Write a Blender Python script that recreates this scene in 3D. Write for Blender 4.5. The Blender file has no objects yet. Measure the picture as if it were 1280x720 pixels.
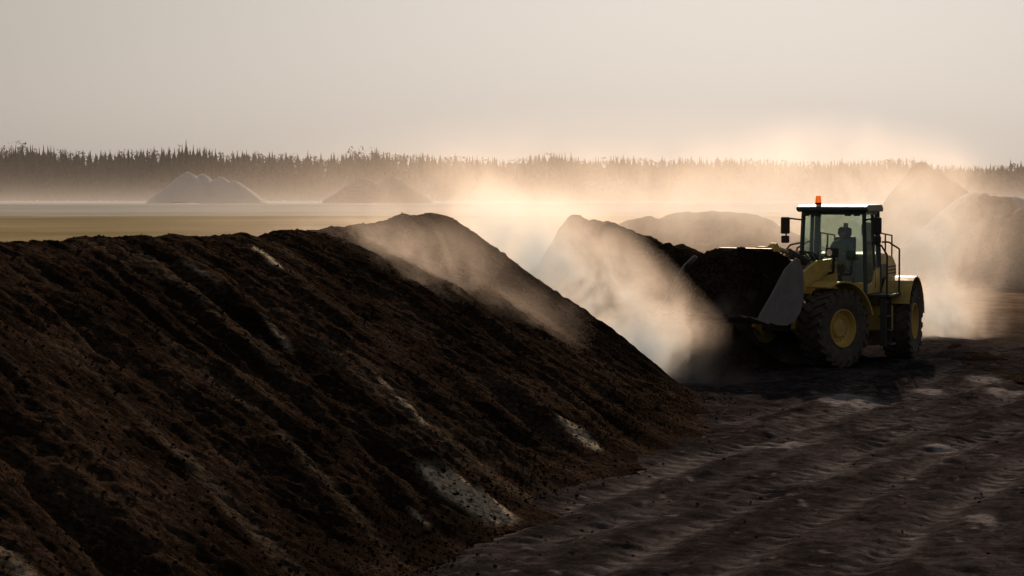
import bpy, bmesh, math, random
import numpy as np
from mathutils import Vector, Matrix
random.seed(7); RNG=np.random.RandomState(11)
scene=bpy.context.scene
F=3022.0; CH=3.65; HOR=243.0
SUN_AZ=math.radians(6); SUN_EL=math.radians(20)

# ------------------------------------------------------------- noise
def _h(ix,iy,seed):
    n=(ix.astype(np.int64)*374761393+iy.astype(np.int64)*668265263+seed*974634777)&0xffffffff
    n=((n^(n>>13))*1274126177)&0xffffffff
    n=n^(n>>16)
    return (n&0xffff)/65535.0
def vn(x,y,seed=0):
    x0=np.floor(x);y0=np.floor(y);fx=x-x0;fy=y-y0
    fx=fx*fx*fx*(fx*(fx*6-15)+10);fy=fy*fy*fy*(fy*(fy*6-15)+10)
    a=_h(x0,y0,seed);b=_h(x0+1,y0,seed);c=_h(x0,y0+1,seed);d=_h(x0+1,y0+1,seed)
    return (a*(1-fx)+b*fx)*(1-fy)+(c*(1-fx)+d*fx)*fy
def fbm(x,y,o=4,seed=0,g=.5):
    r=0;a=1;t=0
    for i in range(o):
        r=r+a*vn(x+i*17.3,y-i*9.1,seed+i);t+=a;a*=g;x=x*2.03;y=y*2.03
    return r/t-.5
def ss(a,b,x):
    t=np.clip((x-a)/(b-a),0,1);return t*t*(3-2*t)

# ------------------------------------------------------------- materials
def mat(name):
    m=bpy.data.materials.new(name);m.use_nodes=True
    nt=m.node_tree;nt.nodes.clear()
    return m,nt,nt.nodes.new('ShaderNodeOutputMaterial')
def N(nt,t,**k):
    n=nt.nodes.new(t)
    for a,b in k.items():
        if a in n.inputs: n.inputs[a].default_value=b
        else: setattr(n,a,b)
    return n
def ramp(nt,fac,stops):
    r=nt.nodes.new('ShaderNodeValToRGB');e=r.color_ramp.elements
    while len(e)<len(stops): e.new(.5)
    for i,(p,c) in enumerate(stops):
        e[i].position=p;e[i].color=(*c,1) if len(c)==3 else c
    nt.links.new(fac,r.inputs[0]);return r.outputs[0]
def mixc(nt,f,a,b,bt='MIX'):
    m=nt.nodes.new('ShaderNodeMix');m.data_type='RGBA';m.blend_type=bt
    for s,v in ((0,f),(6,a),(7,b)):
        if hasattr(v,'links'): nt.links.new(v,m.inputs[s])
        elif isinstance(v,(int,float)): m.inputs[s].default_value=v
        else: m.inputs[s].default_value=(*v,1)
    return m.outputs[2]
def math_(nt,op,a,b=None,c=None,clamp=False):
    m=nt.nodes.new('ShaderNodeMath');m.operation=op;m.use_clamp=clamp
    for i,v in enumerate((a,b,c)):
        if v is None: continue
        if hasattr(v,'links'): nt.links.new(v,m.inputs[i])
        else: m.inputs[i].default_value=v
    return m.outputs[0]
def noise(nt,scale,detail=4,rough=.55,vec=None,dist=0):
    n=nt.nodes.new('ShaderNodeTexNoise');n.inputs['Scale'].default_value=scale
    n.inputs['Detail'].default_value=detail;n.inputs['Roughness'].default_value=rough;n.inputs['Distortion'].default_value=dist
    if vec is None:
        g=nt.nodes.new('ShaderNodeNewGeometry');vec=g.outputs['Position']
    nt.links.new(vec,n.inputs['Vector']);return n.outputs['Fac']

def soil_mat(name,dark,mid,light,pale=(.42,.36,.28),bump=.03):
    m,nt,out=mat(name);L=nt.links
    n1=noise(nt,.7,6,.6);n2=noise(nt,14,6,.7);n3=noise(nt,60,4,.7)
    s=math_(nt,'ADD',math_(nt,'MULTIPLY',n1,.5),math_(nt,'MULTIPLY',n2,.5))
    c=ramp(nt,s,[(.38,dark),(.5,mid),(.62,light)])
    c=mixc(nt,math_(nt,'MULTIPLY',ramp(nt,n3,[(.58,(0,0,0)),(.72,(1,1,1))]),.45),c,light)
    a=N(nt,'ShaderNodeAttribute',attribute_name='pale')
    pf=math_(nt,'MULTIPLY',a.outputs['Fac'],ramp(nt,n2,[(.38,(.15,.15,.15)),(.54,(1,1,1))]),clamp=True)
    c=mixc(nt,pf,c,pale)
    b=N(nt,'ShaderNodeBsdfDiffuse')
    L.new(c,b.inputs['Color'])
    hsum=math_(nt,'ADD',math_(nt,'MULTIPLY',n2,1.0),math_(nt,'MULTIPLY',n3,.35))
    bp=N(nt,'ShaderNodeBump',Strength=1.0,Distance=bump*2);L.new(hsum,bp.inputs['Height'])
    L.new(bp.outputs[0],b.inputs['Normal']);L.new(b.outputs[0],out.inputs[0]);return m

def paint(name,col,rough=.45,metal=0,dirt=.45,dirtcol=(.045,.035,.025),scale=3):
    m,nt,out=mat(name);L=nt.links
    tc=nt.nodes.new('ShaderNodeNewGeometry')
    n1=noise(nt,scale,6,.65,tc.outputs['Position']);n2=noise(nt,scale*9,5,.7,tc.outputs['Position'])
    f=math_(nt,'MULTIPLY',ramp(nt,math_(nt,'ADD',math_(nt,'MULTIPLY',n1,.6),math_(nt,'MULTIPLY',n2,.4)),[(.38,(0,0,0)),(.62,(1,1,1))]),dirt)
    c=mixc(nt,f,col,dirtcol)
    b=N(nt,'ShaderNodeBsdfPrincipled',Metallic=metal);L.new(c,b.inputs['Base Color'])
    r=math_(nt,'ADD',math_(nt,'MULTIPLY',f,.4),rough,clamp=True);L.new(r,b.inputs['Roughness'])
    bp=N(nt,'ShaderNodeBump',Strength=.25,Distance=.01);L.new(n2,bp.inputs['Height']);L.new(bp.outputs[0],b.inputs['Normal'])
    L.new(b.outputs[0],out.inputs[0]);return m

M_yel=paint('loader_yellow',(.74,.52,.11),.38,0,.6,(.28,.23,.14))
M_dark=paint('dark_paint',(.035,.04,.04),.5,0,.4,(.12,.1,.08))
M_cab=paint('cab_green_grey',(.03,.075,.062),.4,0,.3,(.12,.11,.09))
M_rub=paint('rubber',(.045,.042,.04),.75,0,.8,(.16,.13,.105),5)
M_steel=paint('worn_steel',(.26,.255,.27),.4,.35,.5,(.12,.1,.09))
M_chrome=paint('cylinder_rod',(.5,.5,.5),.2,.9,.1)
M_black=paint('black_plastic',(.018,.018,.018),.5,0,.2)
M_vest=paint('hi_vis_jacket',(.08,.2,.19),.8,0,.2)
M_skin=paint('skin',(.45,.26,.18),.55,0,0)
M_cap=paint('cap',(.06,.08,.14),.8,0,.1)
M_trs=paint('trousers',(.02,.022,.03),.85,0,.2)
M_red=paint('red_plastic',(.5,.04,.02),.4,0,.1)
def m_beacon():
    m,nt,out=mat('beacon_orange')
    b=N(nt,'ShaderNodeBsdfPrincipled',Roughness=.25);b.inputs['Base Color'].default_value=(.85,.2,.01,1)
    b.inputs['Transmission Weight'].default_value=.3
    b.inputs['Emission Color'].default_value=(1,.2,.01,1);b.inputs['Emission Strength'].default_value=.4
    nt.links.new(b.outputs[0],out.inputs[0]);return m
M_beacon=m_beacon()
def m_glass():
    m,nt,out=mat('cab_glass')
    t=N(nt,'ShaderNodeBsdfTransparent');t.inputs[0].default_value=(.74,.88,.84,1)
    g=N(nt,'ShaderNodeBsdfGlossy',Roughness=.05);g.inputs[0].default_value=(.8,.9,.9,1)
    mx=N(nt,'ShaderNodeMixShader');mx.inputs[0].default_value=.1
    d=N(nt,'ShaderNodeBsdfDiffuse');d.inputs[0].default_value=(.3,.36,.35,1)
    m2=N(nt,'ShaderNodeMixShader')
    n=noise(nt,4,5,.6);f=math_(nt,'MULTIPLY',n,.4);nt.links.new(f,m2.inputs[0])
    nt.links.new(t.outputs[0],mx.inputs[1]);nt.links.new(g.outputs[0],mx.inputs[2])
    nt.links.new(mx.outputs[0],m2.inputs[1]);nt.links.new(d.outputs[0],m2.inputs[2])
    nt.links.new(m2.outputs[0],out.inputs[0]);return m
M_glass=m_glass()

def link(o): scene.collection.objects.link(o);return o
def mesh_grid(name,xs,ys,zf,material,attrs=None,keep=None):
    X,Y=np.meshgrid(xs,ys);Z=zf(X,Y)
    nx,ny=len(xs),len(ys)
    co=np.stack([X,Y,Z],-1).reshape(-1,3).astype(np.float32)
    idx=np.arange(nx*ny).reshape(ny,nx)
    q=np.stack([idx[:-1,:-1],idx[:-1,1:],idx[1:,1:],idx[1:,:-1]],-1).reshape(-1,4)
    if keep is not None:
        zq=co[q][:,:,2].max(1);q=q[zq>keep]
    me=bpy.data.meshes.new(name);me.vertices.add(len(co));me.vertices.foreach_set('co',co.ravel())
    me.loops.add(q.size);me.loops.foreach_set('vertex_index',q.ravel().astype(np.int32))
    me.polygons.add(len(q));me.polygons.foreach_set('loop_start',np.arange(0,q.size,4,dtype=np.int32))
    me.polygons.foreach_set('loop_total',np.full(len(q),4,np.int32))
    me.update(calc_edges=True)
    me.polygons.foreach_set('use_smooth',np.ones(len(q),bool))
    if attrs:
        for k,fn in attrs.items():
            a=me.attributes.new(k,'FLOAT','POINT');a.data.foreach_set('value',fn(X,Y).astype(np.float32).ravel())
    me.materials.append(material)
    return link(bpy.data.objects.new(name,me))

# ------------------------------------------------------------- ground
def px2w(px,py):
    Y=F*CH/(py-HOR);return (px-640)/F*Y,Y
def track_mask(X,Y):
    wv=.5*(vn(Y*.07,X*0+3,5)-.5)+.25*(vn(Y*.2,X*0,6)-.5)
    v=X-.37*Y+wv
    t=0
    for c,wd,a in ((-9.55,.22,1.),(-10.9,.2,.6),(-7.55,.22,.9),(-5.0,.24,1.),(-3.1,.24,.9),(-8.6,.2,.4),(-6.3,.2,.7),(-1.6,.24,.7)):
        t=t+a*np.exp(-((v-c)/wd)**2)
    v2=X-.62*Y+wv*1.5
    for c,wd,a in ((-20.1,.25,.7),(-18.0,.25,.8),(-15.2,.25,.6)):
        t=t+a*np.exp(-((v2-c)/wd)**2)
    return np.clip(t,0,1)
def ground_z(X,Y):
    near=ss(400,70,Y)*ss(-120,-30,X)*ss(140,40,X)*ss(-80,0,Y)
    t=track_mask(X,Y)
    lug=np.sin((Y+.37*X)*2*math.pi/.42)*np.clip(.4+3*fbm(X*.6,Y*.4,2,55),0,1)
    z=.05*fbm(X*.5,Y*.5,3,21)+.15*fbm(X*2.0,Y*1.6,5,31,.72)*(1-.5*t)-.06*t+.022*lug*t
    r=fbm(X*1.1,Y*1.1,3,77)
    z=z+.03*ss(.1,.35,r)
    return z*near
spots=[(1065,499,.30,.16),(1163,488,.16,.1),(1257,490,.2,.1),(1232,474,.2,.1),(1180,560,.12,.06),(1050,502,.2,.1),(1225,650,.12,.05),(985,555,.2,.05),(955,556,.22,.05)]
def ground_pale(X,Y):
    r=0
    for px,py,w,h in spots:
        x,y=px2w(px,py)
        r=r+6*np.exp(-((X-x)/w)**2-((Y-y)/(h*5))**2)
    t=track_mask(X,Y)
    lug=.65+.35*np.sin((Y+.37*X)*2*math.pi/.42)
    r=r+.6*t*lug*ss(-.25,.15,fbm(X*.8,Y*.3,4,91))*ss(75,30,Y)
    r=r+.12*ss(.0,.3,fbm(X*1.4,Y*.5,4,95,.6))*ss(70,30,Y)
    r=r+.5*ss(.27,.34,fbm(X*7,Y*3.,3,97,.5))*ss(70,30,Y)
    return np.clip(r,0,1)
def geo(a,b,s,g):
    out=[a]
    while out[-1]<b: out.append(out[-1]+s);s*=g
    return out
xs=np.array(sorted(set([-x for x in geo(7,9000,.12,1.12)][::-1]))+list(np.arange(-6.94,16,.06))+geo(16,9000,.12,1.12))
ys=np.array([-y+34 for y in geo(16,400,.12,1.15)][::-1]+list(np.arange(18.06,62,.06))+geo(62,14000,.1,1.05))
xs=np.unique(xs);ys=np.unique(ys)
def m_ground():
    m,nt,out=mat('ground_mat');L=nt.links
    g=nt.nodes.new('ShaderNodeNewGeometry');sp=nt.nodes.new('ShaderNodeSeparateXYZ');L.new(g.outputs['Position'],sp.inputs[0])
    P=g.outputs['Position'];x,y=sp.outputs[0],sp.outputs[1]
    n1=noise(nt,.5,6,.6,P);n2=noise(nt,5,8,.75,P);n3=noise(nt,45,4,.75,P);n4=noise(nt,2.2,8,.72,P)
    s=math_(nt,'ADD',math_(nt,'MULTIPLY',n1,.25),math_(nt,'ADD',math_(nt,'MULTIPLY',n2,.4),math_(nt,'MULTIPLY',n4,.35)))
    yard=ramp(nt,s,[(.40,(.016,.0138,.0148)),(.5,(.039,.0345,.0365)),(.6,(.09,.079,.083))])
    yard=mixc(nt,math_(nt,'MULTIPLY',ramp(nt,n3,[(.56,(0,0,0)),(.72,(1,1,1))]),.35),yard,(.12,.105,.105))
    a=N(nt,'ShaderNodeAttribute',attribute_name='pale')
    pf=math_(nt,'MULTIPLY',a.outputs['Fac'],ramp(nt,n2,[(.38,(.2,.2,.2)),(.58,(1,1,1))]),clamp=True)
    yard=mixc(nt,pf,yard,(.36,.335,.345))
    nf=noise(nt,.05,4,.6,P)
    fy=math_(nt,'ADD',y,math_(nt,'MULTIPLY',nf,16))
    sunlit_tan=ramp(nt,noise(nt,.8,6,.6,P),[(.35,(.14,.10,.07)),(.65,(.30,.22,.16))])  # sunlit strip past the yard, sunlight put into a lighter tan colour
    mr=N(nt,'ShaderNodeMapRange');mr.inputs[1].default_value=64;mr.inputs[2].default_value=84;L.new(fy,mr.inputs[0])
    c=mixc(nt,mr.outputs[0],yard,sunlit_tan)
    ng=noise(nt,.02,5,.6,P);ng2=noise(nt,1.5,5,.7,P)
    fld=ramp(nt,math_(nt,'ADD',math_(nt,'MULTIPLY',ng,.6),math_(nt,'MULTIPLY',ng2,.4)),[(.38,(.27,.23,.13)),(.5,(.38,.32,.19)),(.62,(.48,.40,.26))])
    bd=math_(nt,'ADD',math_(nt,'SUBTRACT',y,math_(nt,'MULTIPLY',x,.9)),math_(nt,'MULTIPLY',nf,60))
    mf=N(nt,'ShaderNodeMapRange');mf.inputs[1].default_value=125;mf.inputs[2].default_value=150;L.new(bd,mf.inputs[0])
    c=mixc(nt,mf.outputs[0],c,fld)
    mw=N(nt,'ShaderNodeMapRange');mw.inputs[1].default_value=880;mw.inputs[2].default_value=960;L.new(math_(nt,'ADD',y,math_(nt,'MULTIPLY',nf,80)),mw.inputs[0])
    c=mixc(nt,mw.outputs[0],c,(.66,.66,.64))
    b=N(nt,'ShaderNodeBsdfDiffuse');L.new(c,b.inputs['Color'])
    hs=math_(nt,'ADD',n2,math_(nt,'MULTIPLY',n3,.2))
    bp=N(nt,'ShaderNodeBump',Strength=1.0,Distance=.10);L.new(hs,bp.inputs['Height'])
    L.new(bp.outputs[0],b.inputs['Normal']);L.new(b.outputs[0],out.inputs[0]);return m
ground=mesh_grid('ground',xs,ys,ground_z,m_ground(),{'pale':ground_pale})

# ------------------------------------------------------------- windrow
dx,dy=.233,.972
TR=-1.42*dy-45*dx
def st(X,Y): return X*dx+Y*dy, (X*dy-Y*dx)-TR
def wind_profile(w,wb,H,toe=.25):
    rr=.3
    wl=np.where(w>0,wb,4.7)
    a=(np.sqrt(w*w+rr*rr)-rr)
    h=H*(1-a/wl)
    k=.16
    return k*np.log1p(np.exp(np.clip(h/k,-30,30)))-.11
def win_h(X,Y):
    s,w=st(X,Y)
    wb=np.interp(s,[0,22,27,32,36,40,43,46],[5.2,5.2,5.2,5.6,5.75,5.35,4.6,4.3])+.5*(vn(s*.45,s*0,3)-.5)+.2*(vn(s*1.6,s*0,4)-.5)
    H=np.interp(s,[0,25,30,36,39,41.5,43.2,44],[3.25,3.22,3.2,3.2,3.24,3.38,3.38,3.25])+.10*fbm(s*.8,s*0,3,8)
    se=43.75+.25*(fbm(w*.8,w*0,3,14)*2)
    end=ss(se+1.1,se,s)
    h=wind_profile(w,wb,H)
    u=np.clip(h/H,0,1)
    env=np.clip(u*6,0,1)*np.clip((1.0-u)*4,.1,1)
    warp=1.1*fbm(s*.35,w*.25,3,40)+.35*fbm(s*1.5,w*.6,3,42)
    g=s+.30*w+.04*w*w+warp
    gr=np.abs(vn(g*.42,w*.05,50)-.5)*2
    gr2=vn(g*1.5,w*.16,51)
    gr3=vn(g*4.2,w*.4,52)
    amp=.25+1.4*vn(s*.3,w*.3,57)
    d=.26*(gr-.4)+amp*(.19*(gr2-.5)+.09*(gr3-.5))
    h=h+env*d+(.07*fbm(X*1.6,Y*1.6,3,60)+.125*fbm(X*4.5,Y*4.5,4,61,.85))*np.clip(u*8,.3,1)
    h=np.where(h>-.05,h,-.12)
    return (h+.2)*end-.2
def hit(px,py,hf):
    dxr=(px-640)/F;dz=-(py-HOR)/F
    Y=np.arange(15,80,.03);X=dxr*Y;Z=CH+dz*Y
    H=hf(X,Y);k=np.where(Z<np.maximum(H,0))[0]
    k=k[0] if len(k) else len(Y)-1
    return X[k],Y[k]
streaks=[((548,596),(620,642),.14,2.6),((562,610),(600,635),.17,2.4),((712,532),(740,556),.12,1.8),((322,312),(345,330),.07,1.),((478,478),(528,528),.05,.8),((235,330),(268,352),.05,.6),((515,640),(530,655),.05,.6),((0,690),(25,715),.09,.9),((330,395),(365,440),.05,.3)]
SEG=[(hit(*a,win_h),hit(*b,win_h),w,k) for a,b,w,k in streaks]
def heap_pale(X,Y):
    r=0
    nz=fbm(X*4,Y*4,3,70)
    for a,b,w,k in SEG:
        ax,ay=a;bx,by=b;L2=(bx-ax)**2+(by-ay)**2+1e-6
        t=np.clip(((X-ax)*(bx-ax)+(Y-ay)*(by-ay))/L2,0,1)
        d=np.hypot(X-ax-t*(bx-ax),Y-ay-t*(by-ay))
        r=r+k*np.exp(-(d/w)**2)*(1+3*nz)
    s,w=st(X,Y)
    g=s+.30*w+.04*w*w+1.0*fbm(s*.35,w*.25,3,40)
    r=r+.10*ss(.08,.4,fbm(g*1.8,w*.25,3,88))*ss(45,25,s)
    return np.clip(r,0,1)
M_heap=soil_mat('compost_mat',(.011,.008,.006),(.030,.0205,.015),(.105,.072,.052),pale=(.88,.74,.57),bump=.045)
mesh_grid('compost_windrow',np.arange(-17,5.6,.045),np.arange(5,47.5,.045),win_h,M_heap,{'pale':heap_pale},keep=-.06)

M_tan=soil_mat('dry_soil_mat',(.3,.24,.19),(.42,.34,.27),(.55,.45,.36),bump=.03)

def pile2(X,Y):
    Hr=np.interp(X,[-.5,.2,1.3,1.6,2.25,3.4,4.4,5.7,7.0,8.2,9.8],[0,1.4,3.1,3.16,3.08,2.62,2.36,2.2,1.95,1.2,0])
    Yr=np.interp(X,[-3,1,4,7,9],[56.5,56.5,56.8,59,60])
    wy=np.maximum(Hr/.62,.4)
    a=np.abs(Y-Yr);a=np.sqrt(a*a+.36)-.6
    h=Hr*(1-a/wy)
    l1=2.0*(1-np.hypot((X-3.2)/2.7,(Y-52.6)/3.6)**1.1)
    l2=1.1*(1-np.hypot((X-4.1)/1.9,(Y-50.9)/1.9)**1.1)
    h=np.maximum(np.maximum(h,l1),l2)
    k=.14;h=k*np.log1p(np.exp(np.clip(h/k,-30,30)))-.1
    u=np.clip(h,0,1)
    h=h+u*(.3*fbm(X*.9,Y*.9,3,201)+.28*fbm(X*3,Y*3,4,203,.65))+.06*fbm(X*5,Y*5,3,205)
    return np.where(h>-.04,h,-.15)
mesh_grid('soil_pile',np.arange(-4.5,11,.07),np.arange(47,64,.07),pile2,M_heap,{'pale':lambda X,Y:0*X},keep=-.06)

def cone_pile(name,peaks,material,res,seed,namp=.12,soft=.1):
    x0=min(p[0]-p[3] for p in peaks)-1;x1=max(p[0]+p[3] for p in peaks)+1
    y0=min(p[1]-p[3] for p in peaks)-1;y1=max(p[1]+p[3] for p in peaks)+1
    def f(X,Y):
        h=-1+0*X
        for (x,y,H,r) in peaks:
            d=np.hypot(X-x,Y-y);d=np.sqrt(d*d+(r*soft)**2)-r*soft
            ang=np.arctan2(Y-y,X-x)
            h=np.maximum(h,H*(1-d/(r*(1+.1*(vn(ang*4+20,ang*0,seed)-.5)))))
        sc=6/(max(p[2] for p in peaks))
        h=h+np.clip(h,0,1)*namp*2*max(p[2] for p in peaks)*(fbm(X*sc*.25,Y*sc*.25,4,seed+3)+.4*fbm(X*sc,Y*sc,3,seed+7,.6))
        return np.where(h>-.3,h,-.4)
    return mesh_grid(name,np.arange(x0,x1,res),np.arange(y0,y1,res),f,material,{'pale':lambda X,Y:0*X},keep=-.3)
def W(px,Y): return (px-640)/F*Y
def HZ(py,Y): return CH-(py-HOR)/F*Y
M_grav=soil_mat('pale_gravel_mat',(.82,.81,.8),(.89,.88,.87),(.94,.93,.92),bump=.1)
Y0=1050
cone_pile('gravel_pile',[(W(235,Y0),Y0,HZ(216,Y0),17),(W(252,Y0),Y0+4,HZ(217,Y0),16),(W(275,Y0),Y0+2,HZ(220,Y0),15.5),(W(292,Y0),Y0,HZ(225,Y0),14)],M_grav,.8,300,.04)
cone_pile('gravel_pile',[(W(455,Y0),Y0,HZ(222,Y0),17),(W(490,Y0),Y0+4,HZ(220,Y0),17)],M_tan,.9,310,.04)
M_gp=soil_mat('grey_soil_mat',(.4,.34,.3),(.6,.53,.47),(.8,.72,.65),bump=.12)
Yg=99
cone_pile('rubble_pile',[(W(1215,Yg),Yg,HZ(262,Yg),3.4),(W(1248,Yg),Yg+1,HZ(257,Yg),4.),(W(1290,Yg),Yg-.5,HZ(260,Yg),4.4),(W(1340,Yg),Yg+1,HZ(252,Yg),4.5),(W(1400,Yg),Yg+1,HZ(250,Yg),4.5)],M_gp,.12,330,.22,.3)
M_snow=soil_mat('pale_lime_mat',(.62,.66,.73),(.76,.8,.87),(.85,.88,.94),bump=.05)
Ys=112
cone_pile('lime_pile',[(W(1222,Ys),Ys,HZ(238,Ys),4.0),(W(1262,Ys),Ys,HZ(241,Ys),4.2),(W(1310,Ys),Ys+1,HZ(240,Ys),5)],M_snow,.2,340,.06,.2)
M_br=soil_mat('brown_soil_mat',(.06,.042,.03),(.11,.078,.055),(.19,.135,.095),bump=.08)
Yc=150
cone_pile('soil_stockpile',[(W(1150,Yc),Yc,HZ(203,Yc),3.9),(W(1172,Yc),Yc+1,HZ(212,Yc),4.2),(W(1190,Yc),Yc+1,HZ(226,Yc),4.)],M_br,.2,350,.08,.15)
Ym=84
cone_pile('soil_mound',[(W(855,Ym),Ym,HZ(268,Ym),5),(W(880,Ym),Ym,HZ(265,Ym),5),(W(915,Ym),Ym+1,HZ(270,Ym),5)],M_br,.2,360,.1,.5)

def clods(name,pts,sizes,material,seed=0):
    bm=bmesh.new();bmesh.ops.create_icosphere(bm,subdivisions=1,radius=1)
    bv=np.array([v.co[:] for v in bm.verts]);bf=np.array([[v.index for v in f.verts] for f in bm.faces]);bm.free()
    n=len(pts);r=np.random.RandomState(seed)
    V=bv[None]*(1+.35*(r.rand(n,len(bv),1)-.5)*2)
    V=V*(np.array([1,1,.65])[None,None]*(1+.4*(r.rand(n,1,3)-.5)))*sizes[:,None,None]
    an=r.rand(n)*6.28;c,s=np.cos(an)[:,None],np.sin(an)[:,None]
    x=V[...,0]*c-V[...,1]*s;y=V[...,0]*s+V[...,1]*c
    V=np.stack([x,y,V[...,2]],-1)+pts[:,None,:]
    Fc=(bf[None]+(np.arange(n)*len(bv))[:,None,None]).reshape(-1,3)
    me=bpy.data.meshes.new(name);me.vertices.add(n*len(bv));me.vertices.foreach_set('co',V.astype(np.float32).ravel())
    me.loops.add(Fc.size);me.loops.foreach_set('vertex_index',Fc.ravel().astype(np.int32))
    me.polygons.add(len(Fc));me.polygons.foreach_set('loop_start',np.arange(0,Fc.size,3,dtype=np.int32));me.polygons.foreach_set('loop_total',np.full(len(Fc),3,np.int32))
    me.update(calc_edges=True);me.materials.append(material)
    return link(bpy.data.objects.new(name,me))
r=np.random.RandomState(3)
n=14000
s_=r.uniform(16,43.6,n);w_=r.uniform(-.3,5.6,n)
tm=r.rand(n)<.3;w_[tm]=5.1+r.normal(0,.4,tm.sum())
Xc=s_*dx+(w_+TR)*dy;Yc_=s_*dy-(w_+TR)*dx
Zc=np.maximum(win_h(Xc,Yc_),ground_z(Xc,Yc_))
sz=.006+.02*r.rand(n)**4
clods('soil_clods',np.stack([Xc,Yc_,Zc+sz*.2],-1),sz,M_heap,1)
n=3500
Xg=r.uniform(-2,15,n);Yg_=r.uniform(20,58,n);sz=.006+.02*r.rand(n)**4
clods('yard_stones',np.stack([Xg,Yg_,ground_z(Xg,Yg_)+sz*.1],-1),sz,M_br,2)

# ------------------------------------------------------------- distant tree line
def m_tree():
    m,nt,out=mat('conifer_mat')
    n=noise(nt,.25,4,.6);c=ramp(nt,n,[(.35,(.02,.026,.016)),(.65,(.05,.052,.03))])
    b=N(nt,'ShaderNodeBsdfDiffuse');nt.links.new(c,b.inputs['Color']);nt.links.new(b.outputs[0],out.inputs[0]);return m
tv=[];tf=[]
def spruce(x,y,h,rad):
    L=8;K=8
    for i in range(L):
        f=i/(L-1);zb=h*(.04+.84*f);zt=min(h,zb+h*.22*(1-.3*f));rr=rad*(1-f)**.65*random.uniform(.75,1.2)+.45
        b=len(tv);tv.append((x,y,zt))
        o=random.random()*6
        for k in range(K):
            a=o+k*2*math.pi/K;q=rr*(random.uniform(.8,1.25) if k%2 else random.uniform(.35,.6))
            tv.append((x+q*math.cos(a),y+q*math.sin(a),zb-(.05*h if k%2 else -.02*h)*random.random()))
        for k in range(K): tf.append((b,b+1+k,b+1+(k+1)%K))
def leafy(x,y,h,rad,n=110):
    b=len(tv);tv.extend([(x-.35,y,0),(x+.35,y,0),(x,y,h*.95)]);tf.append((b,b+1,b+2))
    for k in range(n):
        t=random.uniform(.25,1);a=random.random()*6.28;q=rad*math.sqrt(random.random())*math.sin(math.pi*min(1,t*.9+.05))**.6
        c=Vector((x+q*math.cos(a),y+q*math.sin(a),h*t));s=random.uniform(.35,1.0)
        b=len(tv)
        for j in range(3): tv.append(tuple(c+Vector((random.uniform(-1,1),random.uniform(-1,1),random.uniform(-1,1)))*s))
        tf.append((b,b+1,b+2))
def topz(px,Y):
    y=np.interp(px,[-500,0,60,120,230,330,400,450,560,640,700,760,850,930,1000,1080,1180,1280,1800],[178,179,182,185,183,188,193,189,193,194,190,193,193,198,200,198,201,202,203])
    return HZ(y,Y)
for row in range(6):
    Yt=1290+row*20
    x=-480.
    while x<520:
        px=640+x/Yt*F
        big=1+.09*(vn(np.array(x*.05),np.array(1.),5)-.5)*2
        h=topz(px,Yt)*random.uniform(.86,1.0)*(1 if row>1 else random.uniform(.85,1))*big
        if random.random()<.05: h*=1.07
        if random.random()<.3: leafy(x,Yt+random.uniform(-8,8),h*.95,random.uniform(3.5,5.5),130)
        else: spruce(x,Yt+random.uniform(-8,8),h,random.uniform(3.6,5.8))
        x+=random.uniform(1.8,3.8)
for px in (5,14,24,31,44): leafy((px-640)/F*1285,1285,HZ(173+abs(px-20)*.5,1285),3,90)
for px in (440,452,465): leafy((px-640)/F*1285,1285,HZ(184,1285),3.5,120)
me=bpy.data.meshes.new('distant_tree_line');me.from_pydata([tuple(map(float,v)) for v in tv],[],tf);me.update();me.materials.append(m_tree())
link(bpy.data.objects.new('distant_tree_line',me))

# ------------------------------------------------------------- wheel loader
aF=math.radians(42);aR=math.radians(70)
hF=Vector((-math.cos(aF),-math.sin(aF),0));lF=Vector((math.sin(aF),-math.cos(aF),0))
hR=Vector((-math.cos(aR),-math.sin(aR),0));lR=Vector((math.sin(aR),-math.cos(aR),0))
xw,yw=px2w(1042,459)
A=Vector((xw,yw,0))-1.08*lF
J=A-1.5*hF
RX=-1.5
def frame(o,h,l):
    return Matrix(((h.x,l.x,0,o.x),(h.y,l.y,0,o.y),(0,0,1,0),(0,0,0,1)))
MF=frame(A,hF,lF);MR=frame(J,hR,lR)
root=link(bpy.data.objects.new('wheel_loader',None));root.location=J
root.empty_display_size=.5
bpy.context.view_layer.update()
RI=Matrix.Translation(-J)
def part(name,bm,M,material,bevel=0,smooth=False,parent=None):
    bmesh.ops.recalc_face_normals(bm,faces=bm.faces)
    me=bpy.data.meshes.new(name);bm.to_mesh(me);bm.free()
    o=link(bpy.data.objects.new(name,me));me.materials.append(material)
    o.parent=parent or root;
    if parent is None: o.matrix_local=RI@M
    else: o.matrix_local=M
    if bevel:
        b=o.modifiers.new('bevel','BEVEL');b.width=bevel;b.segments=2;b.limit_method='ANGLE'
    if smooth:
        for p in me.polygons: p.use_smooth=True
    return o
def add_box(bm,c,s,rot=None,taper=None):
    m=Matrix.Translation(c)
    if rot is not None: m=m@rot
    r=bmesh.ops.create_cube(bm,size=1,matrix=m@Matrix.Diagonal((*s,1)))
    return r['verts']
def add_cyl(bm,p0,p1,r0,r1=None,seg=16):
    p0=Vector(p0);p1=Vector(p1);d=p1-p0
    m=Matrix.Translation((p0+p1)/2)@d.to_track_quat('Z','Y').to_matrix().to_4x4()
    bmesh.ops.create_cone(bm,cap_ends=True,segments=seg,radius1=r0,radius2=r0 if r1 is None else r1,depth=d.length,matrix=m)
def add_tube(bm,pts,r,seg=8):
    for a,b in zip(pts[:-1],pts[1:]): add_cyl(bm,a,b,r,seg=seg)
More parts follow.
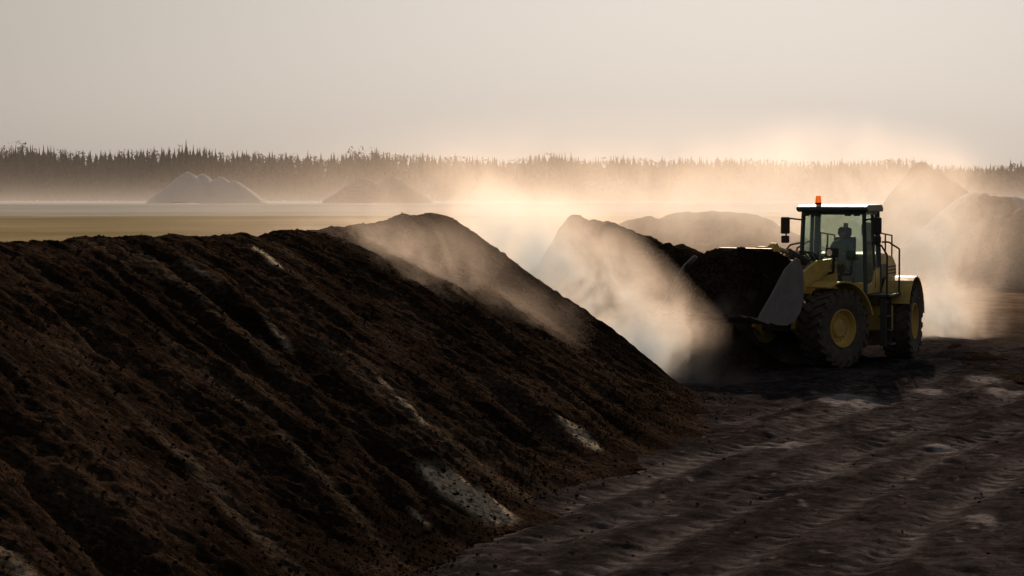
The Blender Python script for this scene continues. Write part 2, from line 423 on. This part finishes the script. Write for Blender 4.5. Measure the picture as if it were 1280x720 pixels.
def add_prism(bm,prof,y0,y1):
    a=[bm.verts.new((x,y0,z)) for x,z in prof];b=[bm.verts.new((x,y1,z)) for x,z in prof]
    bm.faces.new(a);bm.faces.new(b[::-1]);n=len(prof)
    for i in range(n): bm.faces.new((a[i],b[i],b[(i+1)%n],a[(i+1)%n]))
def BM(): return bmesh.new()
def box(name,M,c,s,m,bevel=.015,rot=None):
    bm=BM();add_box(bm,c,s,rot);return part(name,bm,M,m,bevel)
def prism(name,M,prof,y0,y1,m,bevel=.015):
    bm=BM();add_prism(bm,prof,y0,y1);return part(name,bm,M,m,bevel)

TRAD=.83
def wheel(name,M,cx,cy,side):
    prof=[(.40,-.24),(.44,-.27),(.55,-.30),(.68,-.31),(.75,-.29),(.785,-.22),(.795,0),(.785,.22),(.75,.29),(.68,.31),(.55,.30),(.44,.27),(.40,.24)]
    bm=BM();seg=56;rings=[]
    for k in range(seg):
        a=2*math.pi*k/seg
        rings.append([bm.verts.new((rr*math.cos(a),yy,rr*math.sin(a))) for rr,yy in prof])
    for k in range(seg):
        r0,r1=rings[k],rings[(k+1)%seg]
        for i in range(len(prof)): 
            j=(i+1)%len(prof);bm.faces.new((r0[i],r0[j],r1[j],r1[i]))
    T=M@Matrix.Translation((cx,cy,TRAD))
    nl=22
    for sgn in (-1,1):
        for k in range(nl):
            a=2*math.pi*(k+(.5 if sgn>0 else 0))/nl
            R=Matrix.Rotation(-a,4,'Y')
            m=R@Matrix.Translation((.795,sgn*.15,0))@Matrix.Rotation(sgn*.5,4,'X')
            bmesh.ops.create_cube(bm,size=1,matrix=m@Matrix.Diagonal((.07,.34,.105,1)))
            m=R@Matrix.Translation((.735,sgn*.30,0))
            bmesh.ops.create_cube(bm,size=1,matrix=m@Matrix.Diagonal((.13,.04,.09,1)))
    part(name+'_tyre',bm,T,M_rub,0.008)
    bm=BM()
    rp=[(.41,.25),(.405,.29),(.385,.29),(.375,.24),(.35,.16),(.30,.13),(.22,.12),(.20,.17),(.17,.20),(.0,.205)]
    seg=40;rings=[]
    for k in range(seg):
        a=2*math.pi*k/seg;rings.append([bm.verts.new((rr*math.cos(a),side*yy,rr*math.sin(a))) for rr,yy in rp[:-1]])
    c=bm.verts.new((0,side*.205,0))
    for k in range(seg):
        r0,r1=rings[k],rings[(k+1)%seg]
        for i in range(len(rp)-2): bm.faces.new((r0[i],r0[i+1],r1[i+1],r1[i]))
        bm.faces.new((r0[-1],c,r1[-1]))
    for k in range(16):
        a=2*math.pi*k/16
        add_cyl(bm,(.26*math.cos(a),side*.12,.26*math.sin(a)),(.26*math.cos(a),side*.16,.26*math.sin(a)),.018,seg=6)
    bmesh.ops.create_cone(bm,cap_ends=True,segments=24,radius1=.41,radius2=.41,depth=.3,matrix=Matrix.Rotation(math.pi/2,4,'X')@Matrix.Translation((0,0,side*.1)))
    part(name+'_rim',bm,T,M_yel,0)
wheel('front_left_wheel',MF,0,1.08,1);wheel('front_right_wheel',MF,0,-1.08,-1)
wheel('rear_left_wheel',MR,RX,1.08,1);wheel('rear_right_wheel',MR,RX,-1.08,-1)
bm=BM();add_cyl(bm,(0,-.85,TRAD),(0,.85,TRAD),.2);add_cyl(bm,(0,-.3,TRAD),(0,.3,TRAD),.34,seg=20);part('front_axle',bm,MF,M_dark)
bm=BM();add_cyl(bm,(RX,-.85,TRAD),(RX,.85,TRAD),.2);add_cyl(bm,(RX,-.3,TRAD),(RX,.3,TRAD),.34,seg=20);part('rear_axle',bm,MR,M_dark)
ffp=[(-1.4,.7),(.45,.62),(.7,.8),(.6,1.25),(.1,1.45),(-.1,2.15),(-.35,2.3),(-.62,2.2),(-.75,1.5),(-1.4,1.3)]
prism('front_frame',MF,ffp,-.62,-.5,M_yel)
prism('front_frame_plate',MF,ffp,.5,.62,M_yel)
box('front_frame_core',MF,(-.45,0,1.0),(1.9,.98,.55),M_dark)
bm=BM();add_cyl(bm,(-.38,-.75,2.12),(-.38,.75,2.12),.085);add_cyl(bm,(-1.5,0,.75),(-1.5,0,1.5),.16);part('pivot_pins',bm,MF,M_steel)
arm=[(-.52,2.2),(-.38,2.28),(.1,2.24),(.62,1.98),(1.05,1.55),(1.4,1.25),(1.47,1.08),(1.32,.98),(1.15,1.08),(.75,1.42),(.35,1.72),(-.1,1.92),(-.45,2.0)]
prism('boom_arm_left',MF,arm,.64,.74,M_yel,.01);prism('boom_arm_right',MF,arm,-.74,-.64,M_yel,.01)
bm=BM();add_cyl(bm,(.62,-.66,1.72),(.62,.66,1.72),.14,seg=20);add_cyl(bm,(1.36,-.8,1.1),(1.36,.8,1.1),.075);part('boom_crossbar',bm,MF,M_yel)
prism('bell_crank',MF,[(.5,1.72),(.56,2.5),(.66,2.62),(.78,2.55),(.82,2.2),(.84,1.7),(.95,1.3),(.86,1.2),(.7,1.45)],-.09,.09,M_yel,.01)
bm=BM();add_cyl(bm,(-.4,0,2.18),(.2,0,2.4),.1);part('tilt_cylinder',bm,MF,M_dark)
bm=BM();add_cyl(bm,(.2,0,2.4),(.66,0,2.53),.05);part('tilt_rod',bm,MF,M_chrome)
bm=BM();add_cyl(bm,(.88,0,1.27),(1.5,0,1.55),.07);part('bucket_link',bm,MF,M_yel)
for sy,nm in ((.4,'left'),(-.4,'right')):
    bm=BM();add_cyl(bm,(-.55,sy,1.0),(.15,sy,1.35),.09);part('lift_cylinder_'+nm,bm,MF,M_dark)
    bm=BM();add_cyl(bm,(.15,sy,1.35),(.62,sy,1.6),.05);part('lift_rod_'+nm,bm,MF,M_chrome)
bm=BM()
for k in range(4):
    y=-.2+k*.13;pts=[(-.6+.25*t,y,2.2+.22*math.sin(t*1.1)) for t in np.linspace(0,2.8,9)];add_tube(bm,pts,.018,6)
part('hydraulic_hoses',bm,MF,M_black)
def fender(name,M,cx,sy,a0,a1,rad=.96,w=.6,m=M_yel,y=1.08):
    bm=BM();n=12;vin=[];
    for rr in (rad,rad+.035):
        for yy in (y*sy-w/2,y*sy+w/2):
            vin.append([bm.verts.new((cx+rr*math.cos(a),yy,TRAD+rr*math.sin(a))) for a in np.linspace(a0,a1,n)])
    a,b,c,d=vin
    for i in range(n-1):
        bm.faces.new((a[i],a[i+1],b[i+1],b[i]));bm.faces.new((c[i],c[i+1],d[i+1],d[i]))
        bm.faces.new((a[i],a[i+1],c[i+1],c[i]));bm.faces.new((b[i],b[i+1],d[i+1],d[i]))
    for k in (0,n-1): bm.faces.new((a[k],b[k],d[k],c[k]))
    part(name,bm,M,m,.006)
fender('front_left_fender',MF,0,1,math.radians(62),math.radians(165));fender('front_right_fender',MF,0,-1,math.radians(62),math.radians(165))
for sy,nm in ((1,'left'),(-1,'right')):
    bm=BM();add_tube(bm,[(-.3,sy*.62,1.95),(-.15,sy*.95,2.0),(-.1,sy*1.0,2.35)],.03,8);part('headlight_bracket_'+nm,bm,MF,M_black)
    bm=BM();add_box(bm,(-.05,sy*1.0,2.42),(.16,.26,.2));part('headlight_'+nm,bm,MF,M_black,.03)
    bm=BM();add_cyl(bm,(.031,sy*1.0,2.42),(.045,sy*1.0,2.42),.075);part('headlight_lens_'+nm,bm,MF,M_chrome)
shell=[(1.5,2.30),(1.40,2.05),(1.37,1.75),(1.40,1.45),(1.50,1.2),(1.68,1.03),(1.9,.96),(2.2,.98),(2.75,1.12)]
def offs(p,t):
    out=[]
    for i,(x,z) in enumerate(p):
        a=p[max(0,i-1)];b=p[min(len(p)-1,i+1)];dx_,dz_=b[0]-a[0],b[1]-a[1];l=math.hypot(dx_,dz_)
        out.append((x-dz_/l*t,z+dx_/l*t))
    return out
inner=[(x,z) for x,z in offs(shell,.04)]
BW=1.42
prism('bucket_shell',MF,shell+inner[::-1],-BW,BW,M_steel,.004)
side=shell+[(2.72,1.2),(2.35,1.62),(1.95,2.12),(1.62,2.34)]
prism('bucket_side_left',MF,side,BW+.002,BW+.045,M_steel,.005);prism('bucket_side_right',MF,side,-BW-.045,-BW-.002,M_steel,.005)
prism('bucket_cutting_edge',MF,[(2.45,1.00),(2.98,1.15),(3.02,1.18),(2.45,1.045)],-BW-.06,BW+.06,M_steel,.004)
bm=BM()
for k in range(8):
    y=-1.3+k*2.6/7;add_prism(bm,[(2.7,1.06),(3.15,1.18),(3.17,1.21),(2.7,1.15)],y-.05,y+.05)
part('bucket_teeth',bm,MF,M_steel,.005)
prism('bucket_spill_guard',MF,[(1.47,2.3),(1.53,2.3),(1.60,2.52),(1.55,2.53)],-.75,.75,M_dark,.004)
bm=BM()
for y in (-.72,-.5,.5,.72): add_prism(bm,[(1.42,1.95),(1.38,1.45),(1.45,1.1),(1.3,1.0),(1.2,1.1),(1.25,1.5)],y-.025,y+.025)
part('bucket_hinge_plates',bm,MF,M_steel,.004)
def load_mesh():
    nx,ny=40,90;bm=BM();g=[]
    X=np.linspace(1.44,2.8,nx);Yv=np.linspace(-BW+.02,BW-.02,ny)
    XX,YY=np.meshgrid(X,Yv)
    t=(XX-1.44)/1.36
    z=np.interp(t,[0,.15,.4,.7,1],[2.2,2.46,2.34,1.82,1.16])
    e=np.clip((BW-np.abs(YY))/.5,0,1)
    zl=np.interp(t,[0,.4,.7,1],[2.2,2.0,1.55,1.14])
    z=zl+(z-zl)*e**.7+.28*e*fbm(XX*2.5,YY*2.5,3,400)+.16*fbm(XX*9,YY*9,3,401)*np.clip(e*4,0,1)
    for j in range(ny): g.append([bm.verts.new((XX[j,i],YY[j,i],z[j,i])) for i in range(nx)])
    for j in range(ny-1):
        for i in range(nx-1): bm.faces.new((g[j][i],g[j][i+1],g[j+1][i+1],g[j+1][i]))
    return bm
part('bucket_soil_load',load_mesh(),MF,M_heap,0,True)
box('rear_frame',MR,(-1.5,0,.98),(3.1,.9,.5),M_dark,.03)
box('rear_frame_joint',MR,(-.05,0,1.1),(.5,.5,.75),M_dark,.03)
hood=[(-.72,1.2),(-.72,2.32),(-1.0,2.38),(-2.5,2.26),(-2.85,2.08),(-2.98,1.5),(-2.98,1.05)]
prism('engine_hood',MR,hood,-.68,.68,M_yel,.06)
bm=BM()
for k in range(9):
    add_box(bm,(-2.2,.692,1.42+k*.075),(1.0,.02,.035));add_box(bm,(-2.2,-.692,1.42+k*.075),(1.0,.02,.035))
part('hood_louvres',bm,MR,M_black)
box('hood_side_panel',MR,(-1.2,.69,1.75),(.7,.03,.7),M_dark,.01)
prism('counterweight',MR,[(-2.65,.72),(-2.65,1.32),(-3.2,1.42),(-3.35,1.2),(-3.3,.8),(-3.1,.62)],-1.1,1.1,M_yel,.06)
box('rear_grille',MR,(-3.0,0,1.62),(.04,1.1,.75),M_black,.01)
for sy,nm in ((1,'left'),(-1,'right')):
    fender('rear_%s_fender'%nm,MR,RX,sy,math.radians(25),math.radians(172),.97,.64)
    box('battery_box_'+nm,MR,(-.35,sy*.8,.95),(.6,.5,.55),M_yel,.04)
    bm=BM()
    for k in range(4): add_box(bm,(.22,sy*(1.13-.05*k),.42+.3*k),(.5,.2,.035))
    add_box(bm,(-.04,sy*1.05,.9),(.03,.14,1.05));add_box(bm,(.48,sy*1.05,.9),(.03,.14,1.05))
    part('access_ladder_'+nm,bm,MR,M_dark)
    box('platform_'+nm,MR,(-.1,sy*.95,1.47),(1.4,.5,.05),M_dark,.01)
    bm=BM();add_tube(bm,[(.62,sy*1.15,1.45),(.62,sy*1.15,2.35),(.5,sy*1.0,2.55),(.45,sy*.78,2.6)],.02,8)
    add_tube(bm,[(-.75,sy*1.15,1.5),(-.75,sy*1.15,2.45),(-.8,sy*.9,2.6),(-.8,sy*.75,2.6)],.02,8);part('grab_rail_'+nm,bm,MR,M_black)
    bm=BM();add_tube(bm,[(-.95,sy*.66,2.35),(-.95,sy*.66,2.8),(-2.4,sy*.66,2.72),(-2.4,sy*.66,2.25)],.018,8);add_tube(bm,[(-1.65,sy*.66,2.3),(-1.65,sy*.66,2.76)],.018,8);part('hood_rail_'+nm,bm,MR,M_black)
    bm=BM();add_tube(bm,[(.75,sy*.68,3.1),(.98,sy*.98,3.14),(.98,sy*.98,2.75)],.018,8);part('mirror_arm_'+nm,bm,MR,M_black)
    box('mirror_'+nm,MR,(.98,sy*1.0,2.98),(.06,.2,.36),M_black,.025)
    box('mirror_small_'+nm,MR,(.98,sy*1.0,2.68),(.06,.18,.16),M_black,.025)
bm=BM();add_cyl(bm,(-1.25,.35,2.3),(-1.25,.35,2.75),.09);add_cyl(bm,(-1.25,.35,2.75),(-1.25,.35,2.98),.15);add_cyl(bm,(-1.25,.35,2.98),(-1.25,.35,3.03),.12,.03);part('air_precleaner',bm,MR,M_black)
bm=BM();add_cyl(bm,(-1.9,-.3,2.25),(-1.9,-.3,2.7),.085);add_cyl(bm,(-1.9,-.3,2.7),(-1.93,-.3,3.0),.055);part('exhaust_stack',bm,MR,M_steel)
box('tail_light',MR,(-3.2,.95,1.55),(.1,.2,.14),M_red,.01);box('tail_light_right',MR,(-3.2,-.95,1.55),(.1,.2,.14),M_red,.01)
C0,C1=-.72,.78;CWb,CWt=.72,.66;zb,zt=1.5,3.28
box('cab_floor',MR,(.03,0,1.47),(1.5,1.42,.12),M_cab,.02)
clp=[(C0,1.5),(C0,2.05),(-.1,2.0),(.1,1.75),(C1-.05,1.7),(C1,1.5)]
prism('cab_lower_panel_left',MR,clp,.70,.74,M_yel,.01)
prism('cab_lower_panel_right',MR,clp,-.74,-.70,M_yel,.01)
box('cab_front_sill',MR,(C1,0,1.62),(.06,1.36,.26),M_yel,.02)
bm=BM()
def post(p0,p1,r=.04):
    p0=Vector(p0);p1=Vector(p1);d=p1-p0
    m=Matrix.Translation((p0+p1)/2)@d.to_track_quat('Z','Y').to_matrix().to_4x4()@Matrix.Diagonal((r*2,r*2,d.length,1))
    bmesh.ops.create_cube(bm,size=1,matrix=m)
for sy in (1,-1):
    post((C1,sy*CWb,1.5),(C1-.08,sy*CWt,zt),.036);post((C0,sy*CWb,1.5),(C0+.03,sy*CWt,zt),.05)
    post((-.18,sy*(CWb-.005),1.6),(-.16,sy*CWt,zt),.034)
    post((C0,sy*CWb,2.05),(-.1,sy*CWb,2.02),.02)
    post((C0+.03,sy*CWt,zt-.04),(C1-.08,sy*CWt,zt-.04),.03)
post((C1-.08,-CWt,zt-.04),(C1-.08,CWt,zt-.04),.03);post((C0+.03,-CWt,zt-.04),(C0+.03,CWt,zt-.04),.03);post((C0,-CWb,2.1),(C0,CWb,2.1),.03)
part('cab_pillars',bm,MR,M_cab,.008)
box('cab_rear_panel',MR,(C0,0,1.8),(.05,1.36,.55),M_cab,.01)
prism('cab_roof',MR,[(-.82,3.27),(-.82,3.37),(-.7,3.43),(.7,3.43),(.92,3.38),(.94,3.31),(.8,3.27)],-.78,.78,M_cab,.03)
def quad(name,pts,m):
    bm=BM();bm.faces.new([bm.verts.new(p) for p in pts]);part(name,bm,MR,m)
quad('windscreen',[(C1-.0,-CWb+.04,1.75),(C1,CWb-.04,1.75),(C1-.08,CWt-.03,zt-.07),(C1-.08,-CWt+.03,zt-.07)],M_glass)
quad('rear_window',[(C0,-CWb+.05,2.1),(C0,CWb-.05,2.1),(C0+.03,CWt-.03,zt-.07),(C0+.03,-CWt+.03,zt-.07)],M_glass)
for sy,nm in ((1,'left'),(-1,'right')):
    quad('door_window_'+nm,[(-.15,sy*CWb,1.98),(.1,sy*CWb,1.76),(C1-.04,sy*CWb,1.72),(C1-.11,sy*CWt,zt-.07),(-.13,sy*CWt,zt-.07)],M_glass)
    quad('side_window_'+nm,[(C0+.05,sy*CWb,2.08),(-.2,sy*CWb,2.05),(-.19,sy*CWt,zt-.07),(C0+.07,sy*CWt,zt-.07)],M_glass)
bm=BM();
for y in (-.55,-.35,.35,.55): add_box(bm,(.9,y,3.23),(.09,.13,.09))
for y in (-.5,.5): add_box(bm,(-.85,y,3.3),(.09,.13,.09))
part('work_lights',bm,MR,M_black,.015)
bm=BM();add_cyl(bm,(.35,-.42,3.42),(.35,-.42,3.47),.07);part('beacon_base',bm,MR,M_black)
bm=BM();add_cyl(bm,(.35,-.42,3.47),(.35,-.42,3.62),.068,.055,20);part('warning_beacon',bm,MR,M_beacon,.015)
bm=BM();add_tube(bm,[(C1+.03,.1,1.76),(C1+.02,-.15,2.3)],.012,6);add_tube(bm,[(C1+.02,-.2,2.1),(C1-.0,-.1,2.75)],.01,6);part('windscreen_wiper',bm,MR,M_black)
bm=BM();add_box(bm,(-.2,0,1.95),(.5,.5,.14));add_box(bm,(-.45,0,2.35),(.14,.48,.75),Matrix.Rotation(-.12,4,'Y'));add_box(bm,(-.5,0,2.82),(.1,.28,.2));add_box(bm,(-.2,0,1.7),(.35,.35,.4));part('operator_seat',bm,MR,M_black,.05)
bm=BM();add_box(bm,(.02,-.36,2.14),(.5,.1,.08));add_cyl(bm,(.22,-.36,2.16),(.24,-.36,2.32),.015);add_cyl(bm,(.22,-.33,2.16),(.26,-.31,2.3),.015);part('armrest_console',bm,MR,M_black,.02)
bm=BM();add_cyl(bm,(.62,0,1.55),(.4,0,2.22),.05)
t=Matrix.Translation((.38,0,2.25))@Matrix.Rotation(-.45,4,'Y')
for k in range(20):
    a,b=2*math.pi*k/20,2*math.pi*(k+1)/20
    add_cyl(bm,t@Vector((.2*math.cos(a),.2*math.sin(a),0)),t@Vector((.2*math.cos(b),.2*math.sin(b),0)),.016,seg=6)
for a in (0,2.1,4.2): add_cyl(bm,t@Vector((0,0,0)),t@Vector((.2*math.cos(a),.2*math.sin(a),0)),.014,seg=6)
part('steering_wheel',bm,MR,M_black)
# operator
op=link(bpy.data.objects.new('loader_operator',None));op.matrix_world=MR
bpy.context.view_layer.update()
def skin(name,verts,edges,radii,m,root_i=0,sub=2):
    me=bpy.data.meshes.new(name);me.from_pydata(verts,edges,[]);me.update()
    o=link(bpy.data.objects.new(name,me));o.parent=op
    sk=o.modifiers.new('skin','SKIN')
    for i,rr in enumerate(radii):
        me.skin_vertices[0].data[i].radius=rr if isinstance(rr,tuple) else (rr,rr)
        me.skin_vertices[0].data[i].use_root=(i==root_i)
    sb=o.modifiers.new('sub','SUBSURF');sb.levels=sub;sb.render_levels=sub
    me.materials.append(m);o.modifiers['skin'].use_smooth_shade=True
    return o
V=[(-.2,0,2.1),(-.2,0,2.28),(-.19,0,2.46),(-.17,0,2.58),(-.15,0,2.68),
   (-.17,.17,2.56),(-.02,.26,2.34),(.2,.2,2.36),(-.17,-.17,2.56),(-.02,-.26,2.34),(.2,-.2,2.36),(.27,.17,2.37),(.27,-.17,2.37)]
E=[(0,1),(1,2),(2,3),(3,4),(3,5),(5,6),(6,7),(7,11),(3,8),(8,9),(9,10),(10,12)]
R_=[(.15,.13),(.145,.12),(.165,.13),(.12,.1),(.06,.06),.075,.055,.042,.075,.055,.042,.038,.038]
skin('jacket',V,E,R_,M_vest)
V=[(-.2,0,2.08),(-.1,.11,2.07),(.28,.15,2.08),(.42,.15,1.66),(-.1,-.11,2.07),(.28,-.15,2.08),(.42,-.15,1.66)]
skin('trousers',V,[(0,1),(1,2),(2,3),(0,4),(4,5),(5,6)],[(.15,.12),.1,.075,.05,.1,.075,.05],M_trs)
for sy,nm in ((1,'left'),(-1,'right')):
    skin('boot_'+nm,[(.42,sy*.15,1.62),(.44,sy*.15,1.58),(.58,sy*.16,1.565)],[(0,1),(1,2)],[.05,.05,.04],M_black)
    hv=[(.27,sy*.17,2.37),(.31,sy*.165,2.375),(.345,sy*.16,2.38)];he=[(0,1),(1,2)];hr=[(.026,.02),(.04,.018),(.036,.014)]
    for k,(oy,ln) in enumerate(((-.03,.9),(-.01,1.),(.01,.95),(.03,.75))):
        b=len(hv);hv+=[(.35,sy*(.16)+oy,2.38),(.35+.035*ln,sy*.16+oy*1.1,2.375),(.355+.045*ln,sy*.16+oy*1.1,2.35)]
        he+=[(2,b),(b,b+1),(b+1,b+2)];hr+=[.009,.0085,.008]
    b=len(hv);hv+=[(.315,sy*.13,2.37),(.345,sy*.115,2.36)];he+=[(1,b),(b,b+1)];hr+=[.01,.009]
    skin('hand_'+nm,hv,he,hr,M_skin,1)
bm=BM();bmesh.ops.create_uvsphere(bm,u_segments=28,v_segments=20,radius=1)
for v in bm.verts:
    x,y,z=v.co;jaw=1-.28*max(0,-z)**1.2
    X=.1*x*(jaw if x<0 else 1-.12*max(0,-z));Yy=.078*y*jaw;Z=.118*z
    if x>.7: 
        X+=.028*math.exp(-((y)/.16)**2-((z+.08)/.16)**2)-.009*math.exp(-((abs(y)-.36)/.15)**2-((z-.1)/.12)**2)+.007*math.exp(-(y/.3)**2-((z+.42)/.08)**2)
    v.co=(X,Yy,Z)
HM=Matrix.Translation((-.12,0,2.8))@Matrix.Rotation(.08,4,'Y')
for sy in (1,-1):
    bmesh.ops.create_uvsphere(bm,u_segments=10,v_segments=8,radius=1,matrix=Matrix.Translation((0,sy*.08,0))@Matrix.Diagonal((.02,.01,.032,1)))
part('head',bm,HM,M_skin,0,True,op)
bm=BM()
for sy in (1,-1): bmesh.ops.create_uvsphere(bm,u_segments=10,v_segments=8,radius=.011,matrix=Matrix.Translation((.088,sy*.03,.012)))
part('eyes',bm,HM,M_black,0,True,op)
bm=BM();add_box(bm,(.093,0,-.05),(.012,.04,.006));part('mouth',bm,HM,M_red,0,False,op)
bm=BM();bmesh.ops.create_uvsphere(bm,u_segments=24,v_segments=14,radius=1)
bmesh.ops.delete(bm,geom=[v for v in bm.verts if v.co.z<.1],context='VERTS')
for v in bm.verts: v.co=(v.co.x*.112,v.co.y*.09,v.co.z*.125+.02)
add_box(bm,(.13,0,.04),(.09,.13,.012));part('cap',bm,HM,M_cap,0,True,op)
bm=BM();bmesh.ops.create_uvsphere(bm,u_segments=20,v_segments=12,radius=1)
bmesh.ops.delete(bm,geom=[v for v in bm.verts if v.co.x>-.05 or v.co.z<-.55],context='VERTS')
for v in bm.verts: v.co=(v.co.x*.108,v.co.y*.085,v.co.z*.12)
part('hair',bm,HM,M_black,0,True,op)

# ------------------------------------------------------------- steam (real volumes)
def steam(center,radii,dens,nscale,lo,hi,rotz=0,roty=0,seed=0,g=.6,col=(1,.86,.74),sx=(1,1,.7),step=1.0,power=1.5):
    m,nt,out=mat('steam_mat');L=nt.links
    tc=nt.nodes.new('ShaderNodeTexCoord');ge=nt.nodes.new('ShaderNodeNewGeometry')
    ln=nt.nodes.new('ShaderNodeVectorMath');ln.operation='LENGTH';L.new(tc.outputs['Object'],ln.inputs[0])
    fall=math_(nt,'POWER',math_(nt,'SUBTRACT',1,ln.outputs['Value'],clamp=True),power)
    mp=nt.nodes.new('ShaderNodeMapping');mp.inputs['Scale'].default_value=sx;mp.inputs['Location'].default_value=(seed*3.1,seed*1.7,seed*.9)
    L.new(ge.outputs['Position'],mp.inputs['Vector'])
    n=noise(nt,nscale,5,.65,mp.outputs[0],.9)
    mr=N(nt,'ShaderNodeMapRange');mr.inputs[1].default_value=lo;mr.inputs[2].default_value=hi;L.new(n,mr.inputs[0])
    d=math_(nt,'MULTIPLY',math_(nt,'MULTIPLY',fall,mr.outputs[0]),dens*2.2)
    v=N(nt,'ShaderNodeVolumeScatter');v.inputs['Color'].default_value=(*col,1);v.inputs['Anisotropy'].default_value=g
    L.new(d,v.inputs['Density']);L.new(v.outputs[0],out.inputs['Volume'])
    m.cycles.volume_step_rate=step
    bm=BM();bmesh.ops.create_icosphere(bm,subdivisions=3,radius=1)
    me=bpy.data.meshes.new('steam_plume');bm.to_mesh(me);bm.free();me.materials.append(m)
    o=link(bpy.data.objects.new('steam_plume',me));o.location=center;o.scale=radii;o.rotation_euler=(0,roty,rotz)
    return o
rz=math.atan2(-dx,dy)
def at(px,py,Y): return (W(px,Y),Y,HZ(py,Y))
# in the gap behind the cut end of the windrow
steam(at(735,372,47.4),(4.6,1.9,1.7),.95,1.0,.40,.60,rz,math.radians(38),1)
steam(at(812,445,47.2),(1.5,1.2,1.2),1.2,1.4,.38,.60,0,0,2)
steam(at(650,305,48.5),(2.8,1.9,1.2),.45,.9,.40,.62,0,0,3)
# upward drift over the heap and beyond
steam(at(860,258,62),(5.5,3.0,2.2),.16,.6,.40,.62,0,0,4)
steam(at(610,262,62),(6,5,2.4),.09,.5,.38,.64,0,0,5)
# in front over windrow face
steam(at(470,345,38.5),(2.6,1.9,1.3),.40,1.1,.43,.64,0,0,6)
steam(at(620,410,39.5),(1.8,1.6,1.0),.22,1.1,.43,.66,0,0,7)
# behind and right of the loader
steam(at(1150,310,61),(2.8,2.2,3.2),.50,.8,.38,.62,0,0,8)
steam(at(1165,395,62),(2.2,1.6,1.3),.85,1.0,.38,.62,0,0,9)
steam(at(1040,238,63),(4.8,2.5,2.3),.26,.65,.38,.64,0,0,10)
# wheel / bucket dust
steam(at(1000,450,51.6),(.9,.7,.5),1.0,2.0,.36,.62,0,0,11)
steam(at(925,400,49.3),(.9,.5,.7),1.2,1.8,.40,.60,0,0,12)
# broad haze bank
steam(at(800,272,86),(19,13,4.4),.036,.14,.2,.8,0,0,13,power=1.0,g=.5)

def mist(name,x0,x1,y0,y1,z1,dens,hs,g=.2,col=(1,.95,.9),step=1.0,homog=False):
    m,nt,out=mat(name+'_mat');L=nt.links
    v=N(nt,'ShaderNodeVolumeScatter');v.inputs['Color'].default_value=(*col,1);v.inputs['Anisotropy'].default_value=g
    if homog: v.inputs['Density'].default_value=dens
    else:
        ge=nt.nodes.new('ShaderNodeNewGeometry');sp=nt.nodes.new('ShaderNodeSeparateXYZ');L.new(ge.outputs['Position'],sp.inputs[0])
        n=noise(nt,.006,3,.6,ge.outputs['Position'])
        hh=math_(nt,'ADD',math_(nt,'MULTIPLY',n,hs*1.2),hs*.4)
        e=math_(nt,'EXPONENT',math_(nt,'MULTIPLY',math_(nt,'DIVIDE',sp.outputs[2],hh),-1))
        L.new(math_(nt,'MULTIPLY',e,dens),v.inputs['Density'])
    L.new(v.outputs[0],out.inputs['Volume']);m.cycles.volume_step_rate=step
    bm=BM();add_box(bm,((x0+x1)/2,(y0+y1)/2,z1/2+.0),(x1-x0,y1-y0,z1))
    me=bpy.data.meshes.new(name);bm.to_mesh(me);bm.free();me.materials.append(m)
    return link(bpy.data.objects.new(name,me))
mist('haze_air',-900,1000,140,1600,60,.00011,0,homog=True)
mist('ground_mist',-700,800,930,1275,30,.0034,5.5,step=.7)

# ------------------------------------------------------------- light & sky
w=bpy.data.worlds.new('World');scene.world=w;w.use_nodes=True;nt=w.node_tree;nt.nodes.clear()
out=nt.nodes.new('ShaderNodeOutputWorld');bg=nt.nodes.new('ShaderNodeBackground')
sky=nt.nodes.new('ShaderNodeTexSky');sky.sky_type='NISHITA';sky.sun_disc=False
sky.sun_elevation=SUN_EL;sky.sun_rotation=SUN_AZ;sky.air_density=1.0;sky.dust_density=2.5;sky.ozone_density=1.0
hs=nt.nodes.new('ShaderNodeHueSaturation');hs.inputs['Saturation'].default_value=.25
nt.links.new(sky.outputs[0],hs.inputs['Color'])
gm=nt.nodes.new('ShaderNodeGamma');gm.inputs[1].default_value=.65;nt.links.new(hs.outputs[0],gm.inputs[0])
tint=mixc(nt,1.0,gm.outputs[0],(1.22,1.155,1.09),'MULTIPLY')
nt.links.new(tint,bg.inputs[0]);bg.inputs[1].default_value=.05
nt.links.new(bg.outputs[0],out.inputs[0])
sd=bpy.data.lights.new('sun','SUN');sd.energy=4.0;sd.angle=math.radians(.5);sd.color=(1,.74,.53)
so=link(bpy.data.objects.new('sun',sd))
dirv=Vector((math.sin(SUN_AZ)*math.cos(SUN_EL),math.cos(SUN_AZ)*math.cos(SUN_EL),math.sin(SUN_EL)))
so.rotation_euler=dirv.to_track_quat('Z','Y').to_euler();so.location=(20,60,40)

cd=bpy.data.cameras.new('camera');cd.lens=85;cd.sensor_width=36;cd.clip_end=30000;cd.clip_start=.1
cam=link(bpy.data.objects.new('camera',cd));cam.location=(0,0,CH)
cam.rotation_euler=(math.radians(90)-math.atan((360-HOR)/F),0,0)
scene.camera=cam
scene.view_settings.view_transform='Standard';scene.view_settings.look='None';scene.view_settings.exposure=0
